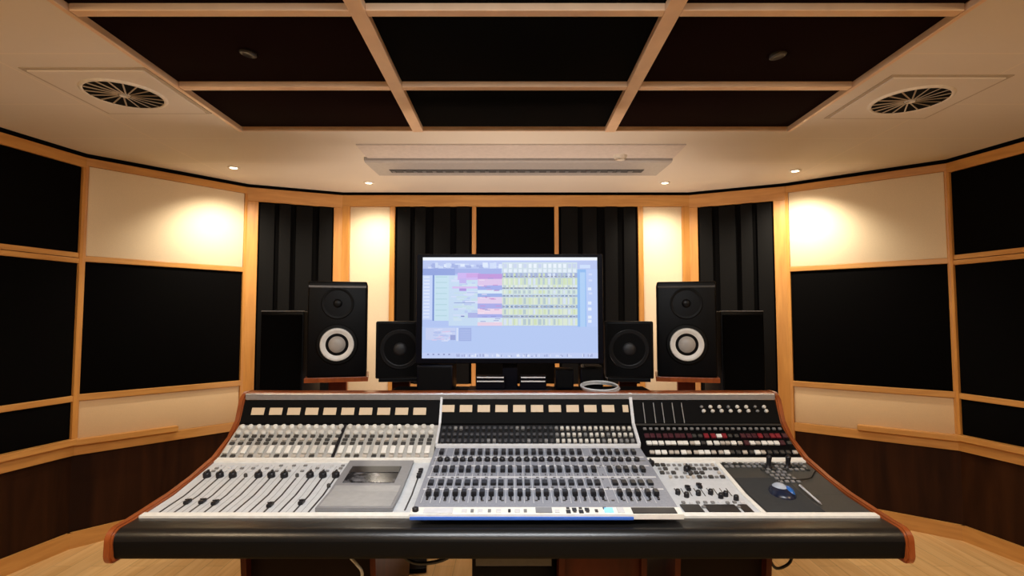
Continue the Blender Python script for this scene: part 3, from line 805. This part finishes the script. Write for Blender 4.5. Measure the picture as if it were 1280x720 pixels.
# screen: flat coloured rectangles, as the program's windows
me = D.meshes.new('screen'); bm = bmesh.new(); cl = bm.loops.layers.color.new('col')
lev = [0]
def rect(u0, u1, v0, v1, col, k=None):
    lev[0] += 1
    y = my-.0005-.000004*lev[0]
    W, Hh = sx1-sx0, sz1-sz0
    vs = [bm.verts.new(Vector((sx0+u*W, y, sz1-v_*Hh))-mon.location) for u, v_ in ((u0, v1), (u1, v1), (u1, v0), (u0, v0))]
    f = bm.faces.new(vs)
    col = [c_*.78+m_*.22 for c_, m_ in zip(col, (196, 212, 244))]
    for l_ in f.loops: l_[cl] = (col[0]/255, col[1]/255, col[2]/255, 1)
BG = (172, 192, 240)
rect(0, 1, 0, 1, BG)
rect(0, 1, 0, .03, (250, 252, 255))
rect(0, 1, .03, .115, (178, 192, 236))
rr = random.Random(3)
for k in range(46):
    u = .02+.42*rr.random(); rect(u, u+.012+.02*rr.random(), .05+.045*rr.random(), .068+.045*rr.random(), rr.choice(((225, 235, 252), (150, 165, 220), (205, 218, 245))))
rect(0, .45, .112, .165, (150, 165, 225))
rect(0, .185, .112, .178, (128, 148, 215)); rect(.03, .05, .09, .112, (205, 215, 245))
rect(0, .055, .18, .62, (196, 212, 248))
for k in range(13): rect(.006, .040, .19+.033*k, .205+.033*k, (224, 234, 252)); 
rect(.058, .066, .175, .63, (90, 118, 190))
rect(.068, .15, .18, .63, (196, 226, 236))
for k in range(8): rect(.075, .14, .19+.055*k, .20+.055*k, (176, 212, 220))
rect(.15, .32, .18, .68, (196, 218, 240))
for k in range(60):
    u = .16+.14*rr.random(); v_ = .17+.45*rr.random(); rect(u, min(.32, u+.015+.06*rr.random()), v_, v_+.008+.02*rr.random(), rr.choice(((206, 226, 238), (182, 196, 236), (214, 222, 248), (196, 222, 226))))
rect(.20, .32, .155, .225, (205, 170, 238)); rect(.25, .33, .16, .20, (205, 150, 222)); rect(.21, .25, .21, .26, (190, 170, 235)); rect(.21, .25, .31, .335, (165, 130, 215)); rect(.17, .33, .29, .31, (215, 180, 235))
rect(.18, .30, .45, .456, (110, 130, 190)); rect(.22, .24, .58, .592, (110, 120, 180)); rect(.26, .32, .55, .60, (165, 170, 225))
ycs = (( .165, .215, (186, 130, 210)), (.215, .28, (226, 190, 228)), (.28, .325, (148, 160, 228)), (.325, .36, (222, 236, 246)), (.36, .395, (140, 165, 225)), (.395, .46, (232, 204, 232)), (.46, .51, (160, 160, 226)), (.51, .565, (246, 212, 228)), (.565, .60, (156, 162, 228)), (.60, .645, (214, 230, 242)), (.645, .68, (240, 205, 222)))
for a_, b_, c_ in ycs: rect(.315, .455, a_, b_, c_)
for k in range(30):
    v_ = .17+.49*rr.random(); u = .32+.1*rr.random(); rect(u, u+.03, v_, v_+.006, rr.choice(((255, 235, 245), (130, 130, 200), (200, 120, 190))))
rect(.455, .885, .05, .68, (206, 222, 226))
tr = ((.155, .205, (150, 165, 205)), (.205, .275, (210, 228, 180)), (.275, .30, (226, 236, 220)), (.30, .315, (130, 145, 165)), (.325, .365, (214, 232, 210)), (.375, .395, (150, 175, 205)), (.40, .47, (216, 230, 190)), (.475, .505, (140, 165, 195)), (.515, .57, (220, 234, 190)), (.575, .60, (150, 165, 190)), (.61, .675, (222, 234, 196)))
for a_, b_, c_ in tr: rect(.455, .885, a_, b_, c_)
for a_, b_, c_ in tr:
    for k in range(15):
        u = .46+.0283*k+rr.random()*.006
        c2 = rr.choice(((226, 234, 205), (208, 222, 168), (216, 228, 240), (176, 194, 196)))
        rect(u, u+.010+.008*rr.random(), a_+.004, b_-.004, c2)
for k in range(15):
    u = .460+.0283*k; rect(u, u+.003, .06, .68, (190, 200, 215)); rect(u+.005, u+.022, .065, .105, rr.choice(((240, 245, 250), (196, 206, 232)))); rect(u+.004, u+.022, .118, .15, (232, 240, 246))
for a_ in (.19, .305, .383, .49, .588):
    for k in range(20):
        u = .46+.021*k; rect(u, u+.013, a_-.004, a_+.006, rr.choice(((95, 110, 140), (120, 120, 130), (150, 150, 160))))
rect(.885, .935, .12, .69, (128, 178, 236)); rect(.90, .93, .15, .69, (168, 204, 244)); rect(.935, 1, .12, .69, (180, 200, 246)); rect(.90, .96, .075, .11, (205, 222, 250))
for v_ in (.30, .44, .50, .58, .62): rect(.945, .965, v_, v_+.03, (232, 240, 252))
for v_ in (.16, .22, .35): rect(.95, .97, v_, v_+.02, (206, 218, 250))
rect(0, 1, .69, .955, (176, 196, 242)); rect(.02, .19, .70, .82, (196, 206, 240)); rect(.21, .28, .70, .83, (148, 166, 222)); rect(.195, .205, .70, .83, (218, 226, 248))
for k in range(30):
    u = .04+.13*rr.random(); v_ = .705+.12*rr.random(); rect(u, u+.02+.02*rr.random(), v_, v_+.01, rr.choice(((220, 196, 230), (172, 186, 232), (214, 220, 246))))
for k in range(8): rect(.215, .275, .715+.014*k, .72+.014*k, (176, 190, 232))
rect(.16, .19, .77, .82, (140, 150, 205))
rect(0, 1, .945, 1, (188, 202, 242))
for k in range(80):
    u = .19+.80*rr.random(); rect(u, u+.008, .955+.02*rr.random(), .985, rr.choice(((236, 242, 255), (214, 222, 250), (156, 166, 210))))
for k in range(5): rect(.03+.03*k, .04+.03*k, .955, .968, (120, 130, 180))
bm.to_mesh(me); bm.free()
m_, nt, b_ = newmat('screen_glow')
at = nt.nodes.new('ShaderNodeVertexColor'); at.layer_name = 'col'
gm = nt.nodes.new('ShaderNodeGamma'); gm.inputs['Gamma'].default_value = 1.0
nt.links.new(at.outputs['Color'], gm.inputs['Color'])
b_.inputs['Base Color'].default_value = (.01, .01, .01, 1); b_.inputs['Roughness'].default_value = .3
nt.links.new(gm.outputs['Color'], b_.inputs['Emission Color']); b_.inputs['Emission Strength'].default_value = 1.0
me.materials.append(m_)
scr = link('screen', me, mon)
scr['label'] = 'glowing pale blue screen with rows of coloured tracks'
a = MB(); a.box(mx-.045, mx+.045, my+.040, my+.075, 1.135, 1.42, bevel=.004); part('neck', a, M['bezel'], mon)
a = MB(); a.box(mx-.24, mx+.24, my-.045, my+.13, 1.1355, 1.150, bevel=.005); ft = part('foot', a, M['bezel'], mon)
for x0, x1 in ((-.205, -.040), (.045, .195)):
    b = MB(); b.box(x0, x1, my-.02, my+.08, 1.150, 1.222, bevel=.004); sr = part('stand_block', b, M['bezel'], mon)
    for zq in (1.190, 1.212):
        b = MB(); b.box(x0+.006, x1-.006, my-.0225, my-.018, zq, zq+.007); part('silver_band', b, M['silver'], sr)

# little devices and coil on the rear shelf
def device(x0, x1, y0, y1, h, label, kind):
    t = thing('device_box', label, 'device', ((x0+x1)/2, (y0+y1)/2, 1.135))
    a = MB(); a.box(x0, x1, y0, y1, 1.1385, 1.135+h, bevel=.004); part('casing', a, M['bezel'], t, smooth=30)
    a = MB()
    for x in (x0+.012, x1-.012):
        for y in (y0+.012, y1-.012): a.cyl((x, y, 1.137), .007, .004, seg=10)
    part('foot_pads', a, M['rubber'], t)
    a = MB(); a.box(x0+.008, x1-.008, y0-.003, y0+.001, 1.147, 1.135+h-.010, bevel=.001); part('front_plate', a, M['console_black'], t)
    return t
device(-.535, -.335, 3.08, 3.30, .150, 'black device box on the shelf below the left corner of the monitor', 0)
device(.255, .360, 3.20, 3.32, .120, 'small black box on the shelf just right of the monitor stand', 0)
t = device(.400, .530, 3.19, 3.31, .130, 'small black device with a pale top behind the coiled cable', 0)
a = MB(); a.box(.435, .525, 3.196, 3.304, 1.2652, 1.274, bevel=.003); part('top_plate', a, M['key_dark'], t)
a = MB(); a.lathe([(.009, 0), (.009, .016), (0, .018)], seg=12, mtx=Matrix.Translation((.412, 3.21, 1.265))); part('knob', a, M['silver'], t)
coil = []
for k in range(4*16+1):
    th = 2*PI*k/16; r = .098+.010*math.sin(.37*k)
    x, y = r*1.05*math.cos(th), r*math.sin(th)
    coil.append((.50+x, 3.075+y*.92, 1.141+.0045*(k/16)+(.028+.028*math.sin(th))*.55))
tag(tube('coiled_cable', coil, .0058, M['cable_grey'], org=(.50, 3.075, 1.135)), 'coil of pale grey cable on the shelf below the right side of the monitor', 'cable')

# ------------------------------------------------------------------ loudspeakers
def lathe_part(name, prof, mat, parent, x, z, y, seg=36, label=None):
    """round part facing -Y at local (x, y, z)"""
    a = MB(); mt = Matrix.Translation((x, y, z)) @ Matrix.Rotation(PI/2, 4, 'X')
    a.lathe(prof, seg=seg, mtx=mt)
    o = link(name, a.mesh(name, mat), parent)
    if label: o['label'] = label
    return o
def monitor_speaker(x, y, z, rz, label):
    t = thing('studio_speaker', label, 'loudspeaker', (x, y, z), 'tall speakers with pale cones', rz)
    w, h, dp_ = .360, .605, .34
    a = MB(); a.box(-w/2, w/2, 0, dp_, 0, h, bevel=.012, seg=3); link('cabinet', a.mesh('cabinet', M['speaker_black'], smooth=35), t)
    a = MB(); a.prism([(-.003, h-.040), (-.004, h-.036), (.010, h-.004), (.018, h-.002), (.02, h-.04)], -w/2+.006, w/2-.006)
    o = link('top_chamfer', a.mesh('top_chamfer', M['highlight_edge'] if x < 0 else M['speaker_edge']), t); o['label'] = 'chamfered top front edge with its highlight painted paler'  # paler tone paints in the light caught by the chamfer, stronger at left
    wf = lathe_part('woofer', [(.128, -.004), (.128, .004), (.118, .006), (.108, .003), (.102, .010), (.094, .006)], M['rubber'], t, 0, .205, 0)
    lathe_part('cone', [(.104, .008), (.099, .012), (.082, .006), (.062, -.004), (.052, -.006)], M['cone_white'], wf, 0, .205, 0, label='pale shiny cone ring')
    lathe_part('dust_cap', [(.055, -.006), (.050, .004), (.034, .014), (.016, .018), (0, .019)], M['cone_grey'], wf, 0, .205, 0)
    tw = lathe_part('tweeter', [(.100, -.002), (.100, .004), (.094, .005), (.070, -.006), (.040, -.010), (.030, -.010)], M['rubber'], t, 0, .465, 0)
    lathe_part('dome', [(.030, -.010), (.028, .000), (.018, .008), (0, .011)], M['cone_black'], tw, 0, .465, 0)
    return t
def small_speaker(x, y, z, rz, label):
    t = thing('small_speaker', label, 'loudspeaker', (x, y, z), 'cube speakers beside the monitor', rz)
    w, h, dp_ = .295, .352, .26
    a = MB(); a.box(-w/2, w/2, 0, dp_, 0, h, bevel=.010, seg=3); link('cabinet', a.mesh('cabinet', M['speaker_black'], smooth=35), t)
    a = MB(); a.box(-w/2+.014, w/2-.014, -.003, .002, .014, h-.014, bevel=.001); link('baffle', a.mesh('baffle', M['console_black']), t)
    wf = lathe_part('woofer', [(.124, -.002), (.124, .006), (.117, .008), (.110, .004), (.104, .008), (.096, .002), (.045, -.010)], M['cone_black'], t, 0, .180, 0)
    lathe_part('dust_cap', [(.046, -.010), (.043, .002), (.028, .010), (0, .013)], plain('cap_dark', (.008, .008, .010), rough=.55) if 'cap_dark' not in D.materials else D.materials['cap_dark'], wf, 0, .180, 0)
    return t
def stand(x, y, h, pw, ph, pd, label, woodtop, rz=0, px=0):
    t = thing('speaker_stand', label, 'speaker stand', (x, y, 0), None, rz)
    a = MB(); a.box(-pw/2, pw/2, -.01, pd, h-ph, h, bevel=.003); link('top_plate', a.mesh('top_plate', M['cherry'] if woodtop == M['cherry_dark'] else woodtop), t)
    a = MB(); a.box(px-.055, px+.055, pd*.3, pd*.3+.09, .03, h-ph, bevel=.004); link('pole', a.mesh('pole', M['cherry_dark']), t)
    a = MB(); a.box(-.17, .17, 0, pd, 0, .03, bevel=.005); link('base', a.mesh('base', M['speaker_black']), t)
    return t
rzL, rzR = math.radians(14), math.radians(-14)
stand(-1.105, 3.45, 1.180, .385, .030, .35, 'wooden speaker stand under the tall speaker to the left of the monitor', M['cherry_dark'], rzL)
stand(1.105, 3.45, 1.180, .385, .030, .35, 'wooden speaker stand under the tall speaker to the right of the monitor', M['cherry_dark'], rzR)
monitor_speaker(-1.105, 3.45, 1.180, rzL, 'tall black speaker with pale cone on wooden stand, left of the monitor')
monitor_speaker(1.105, 3.45, 1.180, rzR, 'tall black speaker with pale cone on wooden stand, right of the monitor')
stand(-.690, 3.385, 1.180, .26, .02, .24, 'dark stand holding the cube speaker left of the monitor', M['speaker_black'], math.radians(8))
stand(.722, 3.385, 1.180, .26, .02, .24, 'dark stand holding the cube speaker right of the monitor', M['speaker_black'], -math.radians(8))
small_speaker(-.690, 3.37, 1.180, math.radians(8), 'black cube speaker with one round driver at the left edge of the monitor')
small_speaker(.722, 3.37, 1.180, -math.radians(8), 'black cube speaker with one round driver at the right edge of the monitor')
def tower(x0, x1, y, h, label):
    t = thing('tower_speaker', label, 'loudspeaker', ((x0+x1)/2, y, 0), 'plain floor standing speakers')
    a = MB(); a.box(x0, x1, y, y+.34, .02, h, bevel=.008, seg=3); part('cabinet', a, M['speaker_black'], t, smooth=35)
    a = MB(); a.box(x0+.01, x1-.01, y-.012, y, .06, h-.025, bevel=.004); part('grille', a, M['black_fab'], t)
    a = MB(); a.box(x0+.004, x1-.004, y-.006, y+.02, h-.003, h+.003, bevel=.001); part('top_edge', a, M['highlight_edge'], t)  # pale strip painting the highlight along the tower's front top edge
    a = MB(); a.box(x0-.02, x1+.02, y-.02, y+.36, 0, .02, bevel=.004); part('plinth', a, M['speaker_black'], t)
tower(-1.715, -1.420, 3.72, 1.60, 'plain black tower speaker standing left of the tall pale-coned speaker')
tower(1.425, 1.720, 3.72, 1.60, 'plain black tower speaker standing right of the tall pale-coned speaker')

# ------------------------------------------------------------------ under the console
t = thing('equipment_case', 'black equipment case on the floor under the middle of the console', 'equipment case', (.02, 2.45, 0))
a = MB(); a.box(-.165, .180, 2.30, 2.75, .012, .60, bevel=.008); part('shell', a, M['speaker_black'], t, smooth=30)
a = MB(); a.box(-.150, .165, 2.292, 2.302, .535, .590, bevel=.003); part('front_plate', a, plain('case_front', (.05, .045, .045), rough=.25), t)
a = MB()
for x in (-.13, .145):
    for y in (2.34, 2.71): a.cyl((x, y, .006), .018, .012, seg=12)
part('foot_pads', a, M['rubber'], t)
tag(tube('loose_cable', [(1.035, 2.26, .664), (1.03, 2.24, .60), (1.06, 2.24, .55), (1.12, 2.25, .57), (1.135, 2.26, .63), (1.12, 2.27, .664)], .006, M['cable_black'], org=(1.08, 2.25, .664)), 'looped black cable hanging under the right end of the console', 'cable')
tag(tube('loose_cable', [(1.05, 2.30, .666), (1.045, 2.29, .52), (1.06, 2.30, .30), (1.04, 2.32, .10), (1.06, 2.36, .006), (1.12, 2.45, .006)], .005, M['cable_black'], org=(1.05, 2.30, .006)), 'black cable falling to the floor beside the right-hand pedestal', 'cable')
tag(tube('loose_cable', [(-.50, 2.30, .666), (-.46, 2.28, .60), (-.40, 2.28, .555), (-.30, 2.28, .56), (-.22, 2.29, .60), (-.18, 2.31, .666)], .008, M['cable_black'], org=(-.34, 2.29, .666)), 'black cable sagging under the console left of the equipment case', 'cable')
tag(tube('loose_cable', [(-.640, 2.172, .667), (-.63, 2.165, .63), (-.60, 2.160, .60), (-.58, 2.165, .56), (-.60, 2.19, .45), (-.62, 2.23, .2), (-.60, 2.24, .006)], .006, M['cable_grey'], org=(-.6, 2.2, .006)), 'pale cable running down the front of the left-hand pedestal', 'cable')

# ------------------------------------------------------------------ light
def area(loc, target, w, sx, sy, col):
    l = D.lights.new('unseen_lamp', 'AREA'); l.shape = 'RECTANGLE'; l.size = sx; l.size_y = sy; l.energy = w; l.color = col  # soft lamps out of view, no fixtures modelled
    o = D.objects.new('unseen_lamp', l); C.objects.link(o); o.location = loc; aim(o, target); return o
area((0, 1.05, 2.66), (0, 1.45, 0), 60, 1.6, .35, (.93, .965, 1.0))
area((-2.0, 1.05, 2.67), (-2.0, 1.6, 0), 30, .5, .5, (1.0, .74, .46))  # added pair of side lamps, brightening the floor and side walls
area((2.1, 1.05, 2.67), (2.1, 1.6, 0), 30, .5, .5, (1.0, .74, .46))
area((0, -1.3, 2.66), (0, -1.3, 0), 26, 1.6, .8, (1.0, .82, .6))
area((0, 3.62, .35), (0, 3.55, 2.7), 54, 2.2, .3, (1.0, .81, .68))  # added uplight hidden behind the console, brightens the ceiling

w = D.worlds.new('room_dark'); bpy.context.scene.world = w; w.use_nodes = True
bg = w.node_tree.nodes['Background']; bg.inputs['Color'].default_value = (.02, .016, .012, 1); bg.inputs['Strength'].default_value = .3

cam = D.cameras.new('camera'); co = D.objects.new('camera', cam); C.objects.link(co)
cam.sensor_width = 36; cam.lens = 680/1280*36; cam.clip_start = .05
co.location = (0, 0, 1.55); co.rotation_euler = (PI/2+math.atan(38/680), 0, 0)
sc = bpy.context.scene; sc.camera = co
sc.view_settings.view_transform = 'Standard'
sc.view_settings.look = 'None'
sc.view_settings.exposure = 0.0
sc.cycles.use_denoising = True
sc.cycles.max_bounces = 8
